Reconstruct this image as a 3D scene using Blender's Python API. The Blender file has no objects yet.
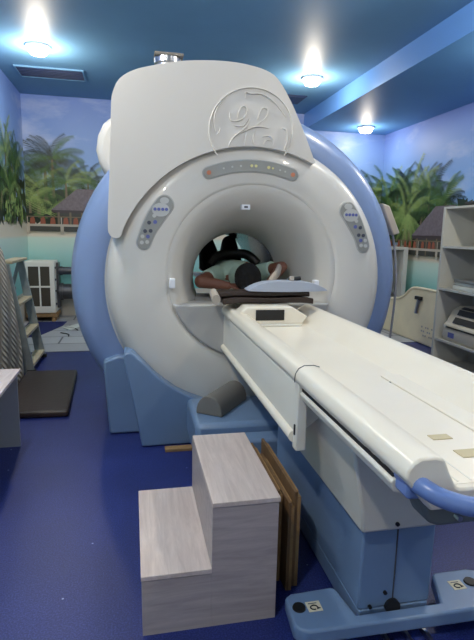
import bpy, bmesh, math, random
from mathutils import Vector, Matrix
random.seed(7)
PI = math.pi
scene = bpy.context.scene
C = scene.collection

# ------------------------------------------------------------------ camera numbers (also used to read distances off walls)
FPX = 498.0; EYE = 1.4
pit, yaw, rol = math.radians(10.0), math.radians(12.0), math.radians(1.2)
fwd = Vector((math.sin(yaw)*math.cos(pit), math.cos(yaw)*math.cos(pit), -math.sin(pit)))
r0 = Vector((math.cos(yaw), -math.sin(yaw), 0)); u0 = r0.cross(fwd)
right = r0*math.cos(rol) + u0*math.sin(rol); up = -r0*math.sin(rol) + u0*math.cos(rol)
def at(x, y, ax, v):
    d = right*(x-237)/FPX - up*(y-320)/FPX + fwd
    o = Vector((0, 0, EYE)); t = (v-o[ax])/d[ax]
    return o + d*t

# ------------------------------------------------------------------ materials
def srgb(c):
    return tuple(((v/255)/12.92 if v/255 <= .04045 else ((v/255+.055)/1.055)**2.4) for v in c) + (1,)
def mat(name, col, rough=.5, metal=0, noise=0, nscale=8, bump=0, bscale=60, spec=.5, emit=0, coat=0, stretch=None):
    m = bpy.data.materials.new(name); m.use_nodes = True
    nt = m.node_tree; b = nt.nodes['Principled BSDF']
    c = srgb(col) if max(col) > 1.5 else tuple(col)+(1,)
    b.inputs['Base Color'].default_value = c
    b.inputs['Roughness'].default_value = rough; b.inputs['Metallic'].default_value = metal
    b.inputs['Specular IOR Level'].default_value = spec
    b.inputs['Coat Weight'].default_value = coat
    tc = nt.nodes.new('ShaderNodeTexCoord'); mp = nt.nodes.new('ShaderNodeMapping')
    nt.links.new(tc.outputs['Object'], mp.inputs['Vector'])
    if stretch: mp.inputs['Scale'].default_value = stretch
    if noise:
        n = nt.nodes.new('ShaderNodeTexNoise'); n.inputs['Scale'].default_value = nscale; n.inputs['Detail'].default_value = 5
        nt.links.new(mp.outputs[0], n.inputs['Vector'])
        r = nt.nodes.new('ShaderNodeValToRGB')
        r.color_ramp.elements[0].position = .3; r.color_ramp.elements[1].position = .7
        r.color_ramp.elements[0].color = tuple(v*(1-noise) for v in c[:3])+(1,)
        r.color_ramp.elements[1].color = tuple(min(1, v*(1+noise)) for v in c[:3])+(1,)
        nt.links.new(n.outputs['Fac'], r.inputs['Fac']); nt.links.new(r.outputs['Color'], b.inputs['Base Color'])
    if bump:
        n2 = nt.nodes.new('ShaderNodeTexNoise'); n2.inputs['Scale'].default_value = bscale; n2.inputs['Detail'].default_value = 3
        nt.links.new(mp.outputs[0], n2.inputs['Vector'])
        bp = nt.nodes.new('ShaderNodeBump'); bp.inputs['Strength'].default_value = bump; bp.inputs['Distance'].default_value = .01
        nt.links.new(n2.outputs['Fac'], bp.inputs['Height']); nt.links.new(bp.outputs['Normal'], b.inputs['Normal'])
    if emit:
        b.inputs['Emission Color'].default_value = c; b.inputs['Emission Strength'].default_value = emit
    return m

M = {}
M['white'] = mat('gantry_white', (216, 213, 206), .32, coat=.25)
M['cover'] = mat('cover_white', (212, 209, 203), .38, coat=.15)
M['flare'] = mat('flare_white', (206, 203, 196), .42)
M['recess'] = mat('recess_grey', (176, 175, 172), .4)
M['boregrey'] = mat('bore_shade_grey', (92, 94, 96), .25, coat=.3)  # dimness deep inside the bore is put into this darker grey
M['seam'] = mat('seam_dark', (70, 70, 74), .6)
M['blue'] = mat('shell_blue', (126, 148, 190), .33, coat=.25)
M['baseblue'] = mat('base_blue', (110, 136, 170), .35, noise=.04, nscale=5, coat=.2)
M['handleblue'] = mat('handle_blue', (104, 130, 186), .3, coat=.3)
M['cream'] = mat('table_cream', (238, 230, 213), .33, noise=.025, nscale=4, coat=.2)
M['creamside'] = mat('table_side_cream', (220, 217, 206), .4, noise=.02, nscale=3)
M['skirt'] = mat('skirt_grey', (200, 198, 190), .42)
M['bracket'] = mat('bracket_shade_grey', (104, 110, 108), .5)  # shade under the table end is put into this dark grey
M['black'] = mat('black_plastic', (16, 16, 18), .5)
M['rubber'] = mat('dark_rubber', (36, 38, 42), .7)
M['panel'] = mat('control_panel_grey', (150, 152, 148), .35)
M['paneledge'] = mat('panel_edge_grey', (186, 187, 186), .35)
M['btn'] = mat('button_slate', (70, 75, 90), .4)
M['btnblue'] = mat('button_blue', (96, 104, 168), .4)
M['btnlight'] = mat('button_pale', (192, 194, 192), .4)
M['btnred'] = mat('button_copper', (190, 120, 90), .4)
M['disp'] = mat('display_amber', (214, 208, 150), .4)
M['foam'] = mat('foam_grey', (114, 112, 108), .85, bump=.1)
M['brownpad'] = mat('brown_vinyl', (52, 40, 36), .42, bump=.15, bscale=30)
M['padsheet'] = mat('beige_fabric', (182, 172, 160), .8)
M['wing'] = mat('pale_blue_plastic', (170, 178, 194), .4)
M['metal'] = mat('brushed_metal', (180, 182, 186), .28, metal=1)
M['alu'] = mat('ladder_aluminium', (150, 158, 162), .45, metal=.6, noise=.15, nscale=12)
M['tread'] = mat('ladder_tread', (190, 178, 150), .7, noise=.12, nscale=20)
M['skin'] = mat('skin', (112, 72, 58), .55)
M['hair'] = mat('hair', (10, 9, 10), .9, bump=.6, bscale=120)
M['shirt'] = mat('mint_shirt', (158, 184, 174), .85, noise=.05, nscale=20, bump=.3, bscale=14)
M['trouser'] = mat('dark_trousers', (22, 24, 30), .8, bump=.3, bscale=14)
M['linen'] = mat('white_linen', (205, 214, 224), .85, bump=.5, bscale=10)
M['plywood'] = mat('plywood_brown', (112, 86, 58), .7, noise=.22, nscale=6, stretch=(1, 6, 1))
M['cardboard'] = mat('plywood_edge', (150, 120, 82), .8, noise=.15, nscale=30)
M['lampwhite'] = mat('lamp_rim', (235, 238, 245), .4)
M['diffuser'] = mat('lamp_diffuser', (255, 250, 240), .4, emit=8)
M['ventdark'] = mat('vent_dark_blue', (22, 44, 84), .5)
M['acwhite'] = mat('unit_white', (236, 234, 226), .45)
M['acdark'] = mat('unit_dark_grille', (66, 60, 50), .55)
M['pipe'] = mat('pipe_dark_grey', (80, 82, 88), .35, metal=.4)
M['woven'] = mat('woven_tan', (150, 144, 134), .8)
M['shelfgrey'] = mat('shelf_grey', (196, 196, 188), .5)
M['printer'] = mat('printer_cream', (214, 206, 186), .5)
M['printdark'] = mat('printer_slots', (52, 50, 46), .5)
M['paper'] = mat('paper', (214, 218, 212), .8)
M['fibre'] = mat('fibreglass_cream', (248, 232, 196), .55, noise=.06, nscale=4)
M['cabinet'] = mat('cabinet_white', (206, 208, 204), .5)
M['smoke'] = mat('smoke_grey_plastic', (128, 130, 130), .3)
M['sticker'] = mat('sticker_cream', (222, 214, 186), .6)
M['tape'] = mat('insert_beige', (196, 182, 146), .6)
M['benchgrey'] = mat('bench_grey', (148, 154, 164), .5)
M['navy'] = mat('navy_sheet', (20, 34, 100), .7)
M['cable'] = mat('cable_grey', (150, 152, 158), .5)

def woodgrain(name, c1, c2, scale):
    m = mat(name, c1, .45); nt = m.node_tree; b = nt.nodes['Principled BSDF']
    mp = nt.nodes['Mapping']; mp.inputs['Scale'].default_value = scale
    n = nt.nodes.new('ShaderNodeTexNoise'); n.inputs['Scale'].default_value = 1; n.inputs['Detail'].default_value = 8; n.inputs['Roughness'].default_value = .7
    n.inputs['Distortion'].default_value = .6
    nt.links.new(mp.outputs[0], n.inputs['Vector'])
    r = nt.nodes.new('ShaderNodeValToRGB'); r.color_ramp.elements[0].position = .35; r.color_ramp.elements[1].position = .65
    r.color_ramp.elements[0].color = srgb(c1); r.color_ramp.elements[1].color = srgb(c2)
    nt.links.new(n.outputs['Fac'], r.inputs['Fac']); nt.links.new(r.outputs['Color'], b.inputs['Base Color'])
    return m
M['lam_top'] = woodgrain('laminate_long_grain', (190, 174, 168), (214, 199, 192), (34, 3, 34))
M['lam_front'] = woodgrain('laminate_cross_grain_shaded', (160, 149, 148), (184, 172, 170), (3, 34, 34))  # same laminate, darkened: shade on the upright faces is in the colour
M['benchtop'] = woodgrain('bench_laminate', (196, 182, 182), (222, 210, 208), (30, 3, 30))

# woven diagonal ribs
def rib_material():
    m = M['woven']; nt = m.node_tree; b = nt.nodes['Principled BSDF']; mp = nt.nodes['Mapping']
    mp.inputs['Rotation'].default_value = (math.radians(35), 0, 0)
    w = nt.nodes.new('ShaderNodeTexWave'); w.bands_direction = 'Z'; w.inputs['Scale'].default_value = 6; w.inputs['Distortion'].default_value = 1.2
    w2 = nt.nodes.new('ShaderNodeTexWave'); w2.bands_direction = 'Y'; w2.inputs['Scale'].default_value = 1.2; w2.inputs['Distortion'].default_value = 1
    nt.links.new(mp.outputs[0], w.inputs['Vector']); nt.links.new(mp.outputs[0], w2.inputs['Vector'])
    mx = nt.nodes.new('ShaderNodeMath'); mx.operation = 'MULTIPLY'
    nt.links.new(w.outputs['Fac'], mx.inputs[0]); nt.links.new(w2.outputs['Fac'], mx.inputs[1])
    r = nt.nodes.new('ShaderNodeValToRGB'); r.color_ramp.elements[0].color = srgb((168, 158, 142)); r.color_ramp.elements[1].color = srgb((238, 228, 208))
    nt.links.new(mx.outputs[0], r.inputs['Fac']); nt.links.new(r.outputs['Color'], b.inputs['Base Color'])
    bp = nt.nodes.new('ShaderNodeBump'); bp.inputs['Strength'].default_value = .7; bp.inputs['Distance'].default_value = .02
    nt.links.new(mx.outputs[0], bp.inputs['Height']); nt.links.new(bp.outputs['Normal'], b.inputs['Normal'])
rib_material()

def floor_material():
    m = mat('floor_blue_vinyl', (30, 46, 140), .42, bump=.1, bscale=25); nt = m.node_tree; b = nt.nodes['Principled BSDF']
    n = nt.nodes.new('ShaderNodeTexNoise'); n.inputs['Scale'].default_value = 160; n.inputs['Detail'].default_value = 2
    n2 = nt.nodes.new('ShaderNodeTexNoise'); n2.inputs['Scale'].default_value = 1.6; n2.inputs['Detail'].default_value = 6
    mp = nt.nodes['Mapping']
    nt.links.new(mp.outputs[0], n.inputs['Vector']); nt.links.new(mp.outputs[0], n2.inputs['Vector'])
    r = nt.nodes.new('ShaderNodeValToRGB'); e = r.color_ramp.elements
    e[0].position = .4; e[0].color = srgb((22, 34, 98)); e[1].position = .72; e[1].color = srgb((52, 68, 142))
    nt.links.new(n.outputs['Fac'], r.inputs['Fac'])
    r2 = nt.nodes.new('ShaderNodeValToRGB'); e = r2.color_ramp.elements
    e[0].position = .35; e[0].color = (.8, .8, .8, 1); e[1].position = .7; e[1].color = (1.15, 1.12, 1.08, 1)
    nt.links.new(n2.outputs['Fac'], r2.inputs['Fac'])
    mx = nt.nodes.new('ShaderNodeMix'); mx.data_type = 'RGBA'; mx.blend_type = 'MULTIPLY'; mx.inputs['Factor'].default_value = 1
    nt.links.new(r.outputs['Color'], mx.inputs['A']); nt.links.new(r2.outputs['Color'], mx.inputs['B'])
    # small pale scuffs and specks
    v = nt.nodes.new('ShaderNodeTexVoronoi'); v.inputs['Scale'].default_value = 7; nt.links.new(mp.outputs[0], v.inputs['Vector'])
    lt = nt.nodes.new('ShaderNodeMath'); lt.operation = 'LESS_THAN'; lt.inputs[1].default_value = .035
    nt.links.new(v.outputs['Distance'], lt.inputs[0])
    mx2 = nt.nodes.new('ShaderNodeMix'); mx2.data_type = 'RGBA'
    nt.links.new(lt.outputs[0], mx2.inputs['Factor']); nt.links.new(mx.outputs['Result'], mx2.inputs['A']); mx2.inputs['B'].default_value = srgb((150, 165, 205))
    nt.links.new(mx2.outputs['Result'], b.inputs['Base Color'])
    return m
M['floor'] = floor_material()
def tile_material():
    m = mat('floor_tiles_pale', (176, 178, 180), .5); nt = m.node_tree; b = nt.nodes['Principled BSDF']; mp = nt.nodes['Mapping']
    br = nt.nodes.new('ShaderNodeTexBrick'); br.offset = .5; br.inputs['Scale'].default_value = 1
    br.inputs['Brick Width'].default_value = .9; br.inputs['Row Height'].default_value = .42; br.inputs['Mortar Size'].default_value = .012
    br.inputs['Color1'].default_value = srgb((188, 190, 194)); br.inputs['Color2'].default_value = srgb((168, 170, 176)); br.inputs['Mortar'].default_value = srgb((104, 106, 112))
    nt.links.new(mp.outputs[0], br.inputs['Vector']); nt.links.new(br.outputs['Color'], b.inputs['Base Color'])
    return m
M['tile'] = tile_material()
M['ceil'] = mat('ceiling_blue_gloss', (100, 144, 180), .5, noise=.05, nscale=1.5, spec=.15)
M['ceillow'] = mat('soffit_blue_gloss', (92, 144, 198), .5, noise=.04, nscale=1.5, spec=.15)
M['beamface'] = mat('beam_face_lit_blue', (96, 146, 214), .3)  # brighter than the soffit: light on the side face painted in

def mural_material(axis):
    """printed beach photograph: sky, clouds, sand and shallow water by height on the wall"""
    m = bpy.data.materials.new('mural_print_'+axis); m.use_nodes = True; nt = m.node_tree; b = nt.nodes['Principled BSDF']
    b.inputs['Roughness'].default_value = .5
    g = nt.nodes.new('ShaderNodeNewGeometry'); s = nt.nodes.new('ShaderNodeSeparateXYZ'); nt.links.new(g.outputs['Position'], s.inputs[0])
    d = nt.nodes.new('ShaderNodeMath'); d.operation = 'DIVIDE'; d.inputs[1].default_value = 3.4; nt.links.new(s.outputs['Z'], d.inputs[0])
    r = nt.nodes.new('ShaderNodeValToRGB'); cr = r.color_ramp
    D = {'back': 1.487, 'left': 1.487, 'right': 1.24, 'front': 1.3}[axis]
    wb = 0.45 if axis != 'right' else .5
    stops = [(0, (196, 192, 180)), (wb-.01, (196, 192, 180)), (wb, (112, 194, 194)), (D-.5, (168, 216, 212)), (D-.24, (206, 228, 218)),
             (D-.20, (226, 218, 200)), (D, (216, 208, 190)), (D+.01, (170, 196, 224)), (D+.8, (134, 172, 222)), (2.6, (124, 160, 216)), (3.4, (108, 140, 208))]
    if axis == 'right': stops = stops[:7] + [(D+.01, (160, 196, 226)), (D+.7, (120, 168, 226)), (2.5, (126, 164, 222)), (3.2, (112, 138, 210))]
    while len(cr.elements) < len(stops): cr.elements.new(.5)
    for e, (z, c) in zip(cr.elements, sorted(stops)):
        e.position = z/3.4; e.color = srgb(c)
    nt.links.new(d.outputs[0], r.inputs['Fac'])
    n = nt.nodes.new('ShaderNodeTexNoise'); n.inputs['Scale'].default_value = .9; n.inputs['Detail'].default_value = 6; n.inputs['Roughness'].default_value = .6
    mp = nt.nodes.new('ShaderNodeMapping'); mp.inputs['Scale'].default_value = (1, 1, 2.6); mp.inputs['Rotation'].default_value = (.25, .2, 0)
    nt.links.new(g.outputs['Position'], mp.inputs['Vector']); nt.links.new(mp.outputs[0], n.inputs['Vector'])
    r2 = nt.nodes.new('ShaderNodeValToRGB'); r2.color_ramp.elements[0].position = .5; r2.color_ramp.elements[1].position = .78
    r2.color_ramp.elements[1].color = (.62, .62, .62, 1); nt.links.new(n.outputs['Fac'], r2.inputs['Fac'])
    sky = nt.nodes.new('ShaderNodeMath'); sky.operation = 'GREATER_THAN'; sky.inputs[1].default_value = D+.05; nt.links.new(s.outputs['Z'], sky.inputs[0])
    mu = nt.nodes.new('ShaderNodeMath'); mu.operation = 'MULTIPLY'; nt.links.new(r2.outputs['Color'], mu.inputs[0]); nt.links.new(sky.outputs[0], mu.inputs[1])
    mx = nt.nodes.new('ShaderNodeMix'); mx.data_type = 'RGBA'; nt.links.new(mu.outputs[0], mx.inputs['Factor'])
    nt.links.new(r.outputs['Color'], mx.inputs['A']); mx.inputs['B'].default_value = srgb((206, 216, 236))
    nt.links.new(mx.outputs['Result'], b.inputs['Base Color'])
    return m
for a in ('back', 'left', 'right', 'front'): M['mural_'+a] = mural_material(a)
MUR = [mat('print_leaf_deep', (26, 48, 32), .5), mat('print_leaf_mid', (70, 108, 54), .5), mat('print_leaf_light', (150, 174, 104), .5),
       mat('print_trunk', (116, 104, 84), .5), mat('print_thatch', (112, 104, 112), .5, noise=.2, nscale=30), mat('print_thatch_edge', (66, 58, 62), .5),
       mat('print_deck', (182, 176, 164), .5), mat('print_chairs', (150, 84, 62), .5), mat('print_under_deck', (62, 64, 60), .5)]

# ------------------------------------------------------------------ object helpers
def tag(o, label=None, cat=None, group=None, kind=None):
    if label: o['label'] = label
    if cat: o['category'] = cat
    if group: o['group'] = group
    if kind: o['kind'] = kind
    return o
def empty(name, loc, label, cat, group=None, rz=0):
    o = bpy.data.objects.new(name, None); C.objects.link(o); o.location = loc; o.rotation_euler = (0, 0, rz)
    o.empty_display_size = .1
    return tag(o, label, cat, group)
def wpos(p):
    v = Vector((0, 0, 0))
    while p: v += p.location; p = p.parent
    return v
def fin(name, me, mats, parent=None, smooth=False, bevel=0, seg=2, label=None, sub=0, angle=.6):
    """link a mesh whose coordinates are world ones; children keep them through the parent's offset"""
    if not isinstance(mats, (list, tuple)): mats = [mats]
    for m in mats: me.materials.append(M[m] if isinstance(m, str) else m)
    o = bpy.data.objects.new(name, me); C.objects.link(o)
    if parent is not None:
        off = wpos(parent); me.transform(Matrix.Translation(-off)); o.parent = parent
    if bevel:
        b = o.modifiers.new('bevel', 'BEVEL'); b.width = bevel; b.segments = seg; b.limit_method = 'ANGLE'; b.angle_limit = .5; b.harden_normals = False
    if sub:
        s = o.modifiers.new('sub', 'SUBSURF'); s.levels = sub; s.render_levels = sub
    if smooth or bevel:
        for p in me.polygons: p.use_smooth = True
        if hasattr(me, 'set_sharp_from_angle') and not sub: me.set_sharp_from_angle(angle=angle if not bevel else 1.0)
    if label: o['label'] = label
    return o
class MB:
    def __init__(s): s.v = []; s.f = []; s.mi = []
    def add(s, vs, fs, mi=0):
        n = len(s.v); s.v += [tuple(v) for v in vs]
        for f in fs: s.f.append(tuple(n+i for i in f)); s.mi.append(mi)
    def box(s, x0, x1, y0, y1, z0, z1, mi=0, M4=None):
        vs = [Vector((x, y, z)) for z in (z0, z1) for y in (y0, y1) for x in (x0, x1)]
        if M4: vs = [M4 @ v for v in vs]
        s.add(vs, [(0, 2, 3, 1), (4, 5, 7, 6), (0, 1, 5, 4), (1, 3, 7, 5), (3, 2, 6, 7), (2, 0, 4, 6)], mi)
    def prism(s, pts, ax, a, b, mi=0):
        """closed outline pts (2D) extruded along axis ax from a to b"""
        def P(p, t):
            if ax == 0: return (t, p[0], p[1])
            if ax == 1: return (p[0], t, p[1])
            return (p[0], p[1], t)
        n = len(pts)
        area = sum(pts[i][0]*pts[(i+1) % n][1]-pts[(i+1) % n][0]*pts[i][1] for i in range(n))
        q = list(pts) if area > 0 else list(pts)[::-1]
        vs = [P(p, a) for p in q]+[P(p, b) for p in q]
        lo = tuple(range(n)); hi = tuple(range(n, 2*n))
        sides = [(i, (i+1) % n, n+(i+1) % n, n+i) for i in range(n)]
        flip = (ax == 1) ^ (b < a)
        if flip: fs = [lo, hi[::-1]]+[f[::-1] for f in sides]
        else: fs = [lo[::-1], hi]+sides
        s.add(vs, fs, mi)
    def tube(s, pts, rad, n=12, mi=0, caps=True, ell=None):
        pts = [Vector(p) for p in pts]; m = len(pts)
        rads = rad if isinstance(rad, (list, tuple)) else [rad]*m
        base = len(s.v); prev = None; vs = []
        for i, p in enumerate(pts):
            d = (pts[min(i+1, m-1)]-pts[max(i-1, 0)]).normalized()
            if prev is None:
                a = Vector((0, 0, 1)) if abs(d.z) < .9 else Vector((1, 0, 0))
                u = d.cross(a).normalized()
            else: u = (prev-d*prev.dot(d)).normalized()
            prev = u; w = d.cross(u)
            for k in range(n):
                t = 2*PI*k/n
                vs.append(p+(u*math.cos(t)+w*math.sin(t)*(ell or 1))*rads[i])
        fs = []
        for i in range(m-1):
            for k in range(n):
                fs.append((i*n+k, i*n+(k+1) % n, (i+1)*n+(k+1) % n, (i+1)*n+k))
        if caps: fs.append(tuple(range(n))[::-1]); fs.append(tuple((m-1)*n+k for k in range(n)))
        s.add(vs, fs, mi)
    def ball(s, c, r, nu=16, nv=10, mi=0, rot=None):
        rx, ry, rz = r if isinstance(r, (tuple, list)) else (r, r, r)
        vs = []; fs = []
        for j in range(nv+1):
            th = PI*j/nv
            for i in range(nu):
                ph = 2*PI*i/nu
                v = Vector((rx*math.sin(th)*math.cos(ph), ry*math.sin(th)*math.sin(ph), rz*math.cos(th)))
                if rot: v = rot @ v
                vs.append(v+Vector(c))
        for j in range(nv):
            for i in range(nu):
                fs.append((j*nu+i, (j+1)*nu+i, (j+1)*nu+(i+1) % nu, j*nu+(i+1) % nu))
        s.add(vs, fs, mi)
    def mesh(s, name, merge=True):
        me = bpy.data.meshes.new(name); me.from_pydata(s.v, [], s.f)
        for p, m in zip(me.polygons, s.mi): p.material_index = m
        if merge:
            bm = bmesh.new(); bm.from_mesh(me); bmesh.ops.remove_doubles(bm, verts=bm.verts, dist=1e-5)
            bmesh.ops.recalc_face_normals(bm, faces=bm.faces); bm.to_mesh(me); bm.free()
        return me
    def build(s, name, mats, parent=None, **k): return fin(name, s.mesh(name), mats, parent, **k)
def box(name, m, parent, *a, bevel=0, **k):
    b = MB(); b.box(*a); return b.build(name, m, parent, bevel=bevel, **k)
def tube(name, m, parent, pts, r, n=12, **k):
    b = MB(); b.tube(pts, r, n); return b.build(name, m, parent, smooth=True, **k)
def cr_spline(pts, n=8):
    P = [Vector(p) for p in pts]; out = []
    for i in range(len(P)-1):
        p0 = P[max(i-1, 0)]; p1 = P[i]; p2 = P[i+1]; p3 = P[min(i+2, len(P)-1)]
        for k in range(n):
            t = k/n
            out.append(.5*((2*p1)+(p2-p0)*t+(2*p0-5*p1+4*p2-p3)*t*t+(3*p1-p0-3*p2+p3)*t**3))
    out.append(P[-1]); return out

# ------------------------------------------------------------------ THE ROOM
XL, XR, YB, YF, ZH, ZL = -1.59, 4.36, 8.4, -2.6, 3.37, 3.12
XBEAM = 2.86
def struct(o): o['kind'] = 'structure'; return o
b = MB(); b.box(XL-.1, XR+.1, YF-.1, 5.87, -.1, 0); struct(b.build('floor', 'floor'))
b = MB(); b.box(XL-.1, XR+.1, 5.87, YB+.1, -.1, .004)
o = b.build('trim_1', 'tile'); struct(o); o['label'] = 'pale grey floor tiles at the back of the room'
b = MB(); b.box(XL-.1, XBEAM, YF-.1, YB+.1, ZH, ZH+.1); struct(b.build('ceiling', 'ceil'))
b = MB(); b.box(XBEAM, XR+.1, YF-.1, YB+.1, ZL, ZH+.1)
o = b.build('trim_2', ['ceillow', 'beamface']); struct(o); o['label'] = 'lowered blue soffit along the right wall with its side face coloured brighter as if lit'
for p in o.data.polygons:
    if p.normal.x < -.9: p.material_index = 1

class Mural:
    """flat print elements, layered a millimetre apart on one wall.  (u, z, layer) -> world"""
    def __init__(s, mb, P, D): s.mb = mb; s.P = P; s.k = 0; s.D = D
    def poly(s, pts, mi, layer=None):
        if layer is None: s.k += .34; layer = s.k
        else: layer += 5200
        vs = [s.P(u, z, .001+layer*.000008) for u, z in pts]
        s.mb.add(vs, [tuple(range(len(vs)))], mi)
    def frond(s, u, z, ang, L, mi, droop=.9):
        pts = []; a = ang; x, y = u, z; n = 7
        for i in range(n+1):
            pts.append((x, y)); x += math.cos(a)*L/n; y += math.sin(a)*L/n
            a += (-1 if math.cos(a) > 0 else 1)*droop/n*(.5+i/n)
        for i in range(n):
            (x0, y0), (x1, y1) = pts[i], pts[i+1]
            d = math.atan2(y1-y0, x1-x0)
            for h in (0, .33, .66):
                bx, by = x0+(x1-x0)*h, y0+(y1-y0)*h
                w = L*.30*(1-(i+h)/n*.75)*(.55+.45*min(1, (i+h+.8)/2))
                for sd in (1, -1):
                    aa = d+sd*.75-.0; 
                    if math.sin(aa) > .2: aa -= .3*sd*(1 if sd > 0 else 1)
                    tx, ty = bx+math.cos(aa)*w, by+math.sin(aa)*w-w*.25
                    q = L*.014
                    s.poly([(bx-math.cos(d)*q, by-math.sin(d)*q), (bx+math.cos(d)*q, by+math.sin(d)*q), (tx, ty)], mi)
    def palm(s, u, z, h, L, cols, n=13, lean=0):
        w = L*.05; zb = max(z-h, s.D)
        s.poly([(u-w, zb), (u+w, zb), (u+lean+w*.6, z), (u+lean-w*.6, z)], 3)
        for i in range(n):
            a = -.5+(PI+1.0)*(i+random.random()*.7)/n
            s.frond(u+lean, z, a, L*random.uniform(.75, 1.1), random.choice(cols), random.uniform(.8, 1.7))
    def bush(s, u, z, w, h, mi):
        for i in range(int(60*max(.3, w))):
            x = u+random.uniform(-.5, .5)*w; y = z+random.uniform(0, 1)*h*(1-abs(x-u)/w*.9)
            r = random.uniform(.05, .13)*min(1.2, h*2); a = random.random()*6
            s.poly([(x+math.cos(a+t)*r*(1 if t % 2 < 1 else .5), y+math.sin(a+t)*r*(1 if t % 2 < 1 else .5)) for t in (0, 1.1, 2.1, 3.1, 4.1, 5.2)], mi if random.random() < .6 else random.choice((0, 1)))
    def hut(s, u, z, w, h):
        s.poly([(u-w*.5, z), (u+w*.5, z), (u+w*.14, z+h), (u-w*.14, z+h)], 4, 61)
        s.poly([(u-w*.5, z), (u+w*.5, z), (u+w*.48, z-h*.13), (u-w*.48, z-h*.13)], 5, 62)
        s.poly([(u-w*.42, z-h*.13), (u+w*.42, z-h*.13), (u+w*.42, z-h*.7), (u-w*.42, z-h*.7)], 8, 58)
        for k in range(6):
            x = u-w*.4+w*.8*k/5; s.poly([(x-.015, z-.1*h), (x+.015, z-.1*h), (x+.015, z-h*.7), (x-.015, z-h*.7)], 3, 63)
    def deck(s, u0, u1, z):
        s.poly([(u0, z-.02), (u1, z-.02), (u1, z-.055), (u0, z-.055)], 6, 66)
        s.poly([(u0, z-.055), (u1, z-.055), (u1, z-.13), (u0, z-.13)], 8, 60)
        u = u0
        while u < u1-.05:
            s.poly([(u, z-.05), (u+.05, z-.05), (u+.05, z-.17), (u, z-.17)], 6, 67)
            for k in range(3):
                x = u+.06+k*.14+random.uniform(-.02, .02)
                if x+.08 < u1: s.poly([(x, z-.02), (x+.08, z-.02), (x+.075, z+.05), (x+.06, z+.09), (x+.01, z+.07)], 7, 64)
            s.poly([(u+.01, z-.02), (u+.025, z-.02), (u+.025, z+.1), (u+.01, z+.1)], 6, 65)
            u += .5
        s.poly([(u0, z+.085), (u1, z+.085), (u1, z+.1), (u0, z+.1)], 3, 66)

def wall(name, boxargs, matname, P, draw):
    mb = MB(); mb.box(*boxargs)
    mr = Mural(mb, P, 1.24 if 'right' in name else 1.47); draw(mr)
    for i in range(6, len(mb.mi)): mb.mi[i] += 1
    me = bpy.data.meshes.new(name); me.from_pydata(mb.v, [], mb.f)
    for p, m in zip(me.polygons, mb.mi): p.material_index = m
    o = fin(name, me, [matname]+MUR); struct(o); return o

def back_draw(m):
    X = lambda px, py: at(px, py, 1, YB)
    def U(px, py): v = X(px, py); return v.x, v.z
    # left group of trees
    for x in (-1.5, -1.25, -.95, -.6, -.3, 0): m.bush(x, 1.5, .7, .55, 0)
    for px, py, L, h in ((22, 180, .55, .4), (45, 168, .62, .5), (52, 158, .5, .6), (38, 188, .5, .4), (88, 182, .42, .5), (66, 182, .42, .4), (100, 192, .4, .4), (30, 200, .4, .2)):
        u, z = U(px, py); m.palm(u, z, h, L, (0, 1, 1, 2) if py > 170 else (0, 0, 1), 14)
    u, z = U(47, 212)
    for a in (.5, .8, 2.4, 2.0): m.frond(u, z-.02, a, .62, 2, 1.0)
    u, z = U(88, 211); m.hut(u, z, 1.1, .33)
    m.deck(XL, 1.2, U(60, 223)[1])
    # right group
    for x in (2.6, 3.0, 3.4, 3.8, 4.2): m.bush(x, 1.3, .8, .6, 0)
    for px, py, L in ((372, 200, .6), (384, 190, .5), (378, 215, .6), (350, 205, .6), (330, 210, .6)):
        u, z = U(px, py); m.palm(u, z, .6, L, (0, 1, 1, 2), 14)
    m.deck(2.4, XR, 1.2)
wall('wall_back', (XL-.1, XR+.1, YB, YB+.1, 0, ZH), 'mural_back', lambda u, z, l: (u, YB-l, z), back_draw)

def right_draw(m):
    def U(px, py): v = at(px, py, 0, XR); return v.y, v.z
    for y in (8.1, 7.6, 7.1, 6.6, 6.1, 5.4, 4.6, 3.8, 3): m.bush(y, 1.3, 1.0, .6, 0)
    for px, py, L in ((388, 205, .75), (398, 192, .6), (405, 187, .5), (424, 190, .55), (446, 200, .5), (412, 204, .8), (430, 202, .7), (395, 222, .7), (440, 212, .7), (407, 218, .8)):
        u, z = U(px, py); m.palm(u, z, .7, L, (0, 1, 1) if py < 195 else (1, 2, 1, 0), 15)
    u, z = U(409, 214)
    for a in (4.0, 4.3, 4.7, 5.0, 5.4, 3.6): m.frond(u, z, a, .55, 2, .2)
    u, z = U(445, 236); m.hut(u, z, 1.6, .42)
    for y in (5, 4.2, 3.2, 2.2): m.palm(y, 2.1+random.uniform(-.2, .2), .9, .8, (0, 1, 2), 14)
    m.deck(1.0, YB-.02, 1.235)
wall('wall_right', (XR, XR+.1, YF, YB, 0, ZH), 'mural_right', lambda u, z, l: (XR-l, u, z), right_draw)
def left_draw(m):
    for y in (8.2, 7.8, 7.4, 7.0, 6.6, 6.2, 5.6, 5, 4.4): m.bush(y, 1.5, .6, .7, 0)
    for px, py, L in ((18, 172, .55), (12, 165, .6), (5, 158, .6), (15, 190, .55), (6, 188, .6), (1, 195, .6), (9, 200, .5)):
        v = at(px, py, 0, XL); m.palm(v.y, v.z+.1, .2, L, (0, 1, 1, 2), 13)
    v = at(14, 222, 0, XL); m.bush(v.y, v.z+.02, 1.1, .32, 2); m.bush(v.y+.1, v.z+.02, .9, .38, 2)
    for y in (5, 4, 3): m.palm(y, 2.3, .9, .8, (0, 1, 2), 14)
wall('wall_left', (XL-.1, XL, YF, YB, 0, ZH), 'mural_left', lambda u, z, l: (XL+l, u, z), left_draw)
struct(box('wall_front', 'cabinet', None, XL-.1, XR+.1, YF-.1, YF, 0, ZH))

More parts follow.
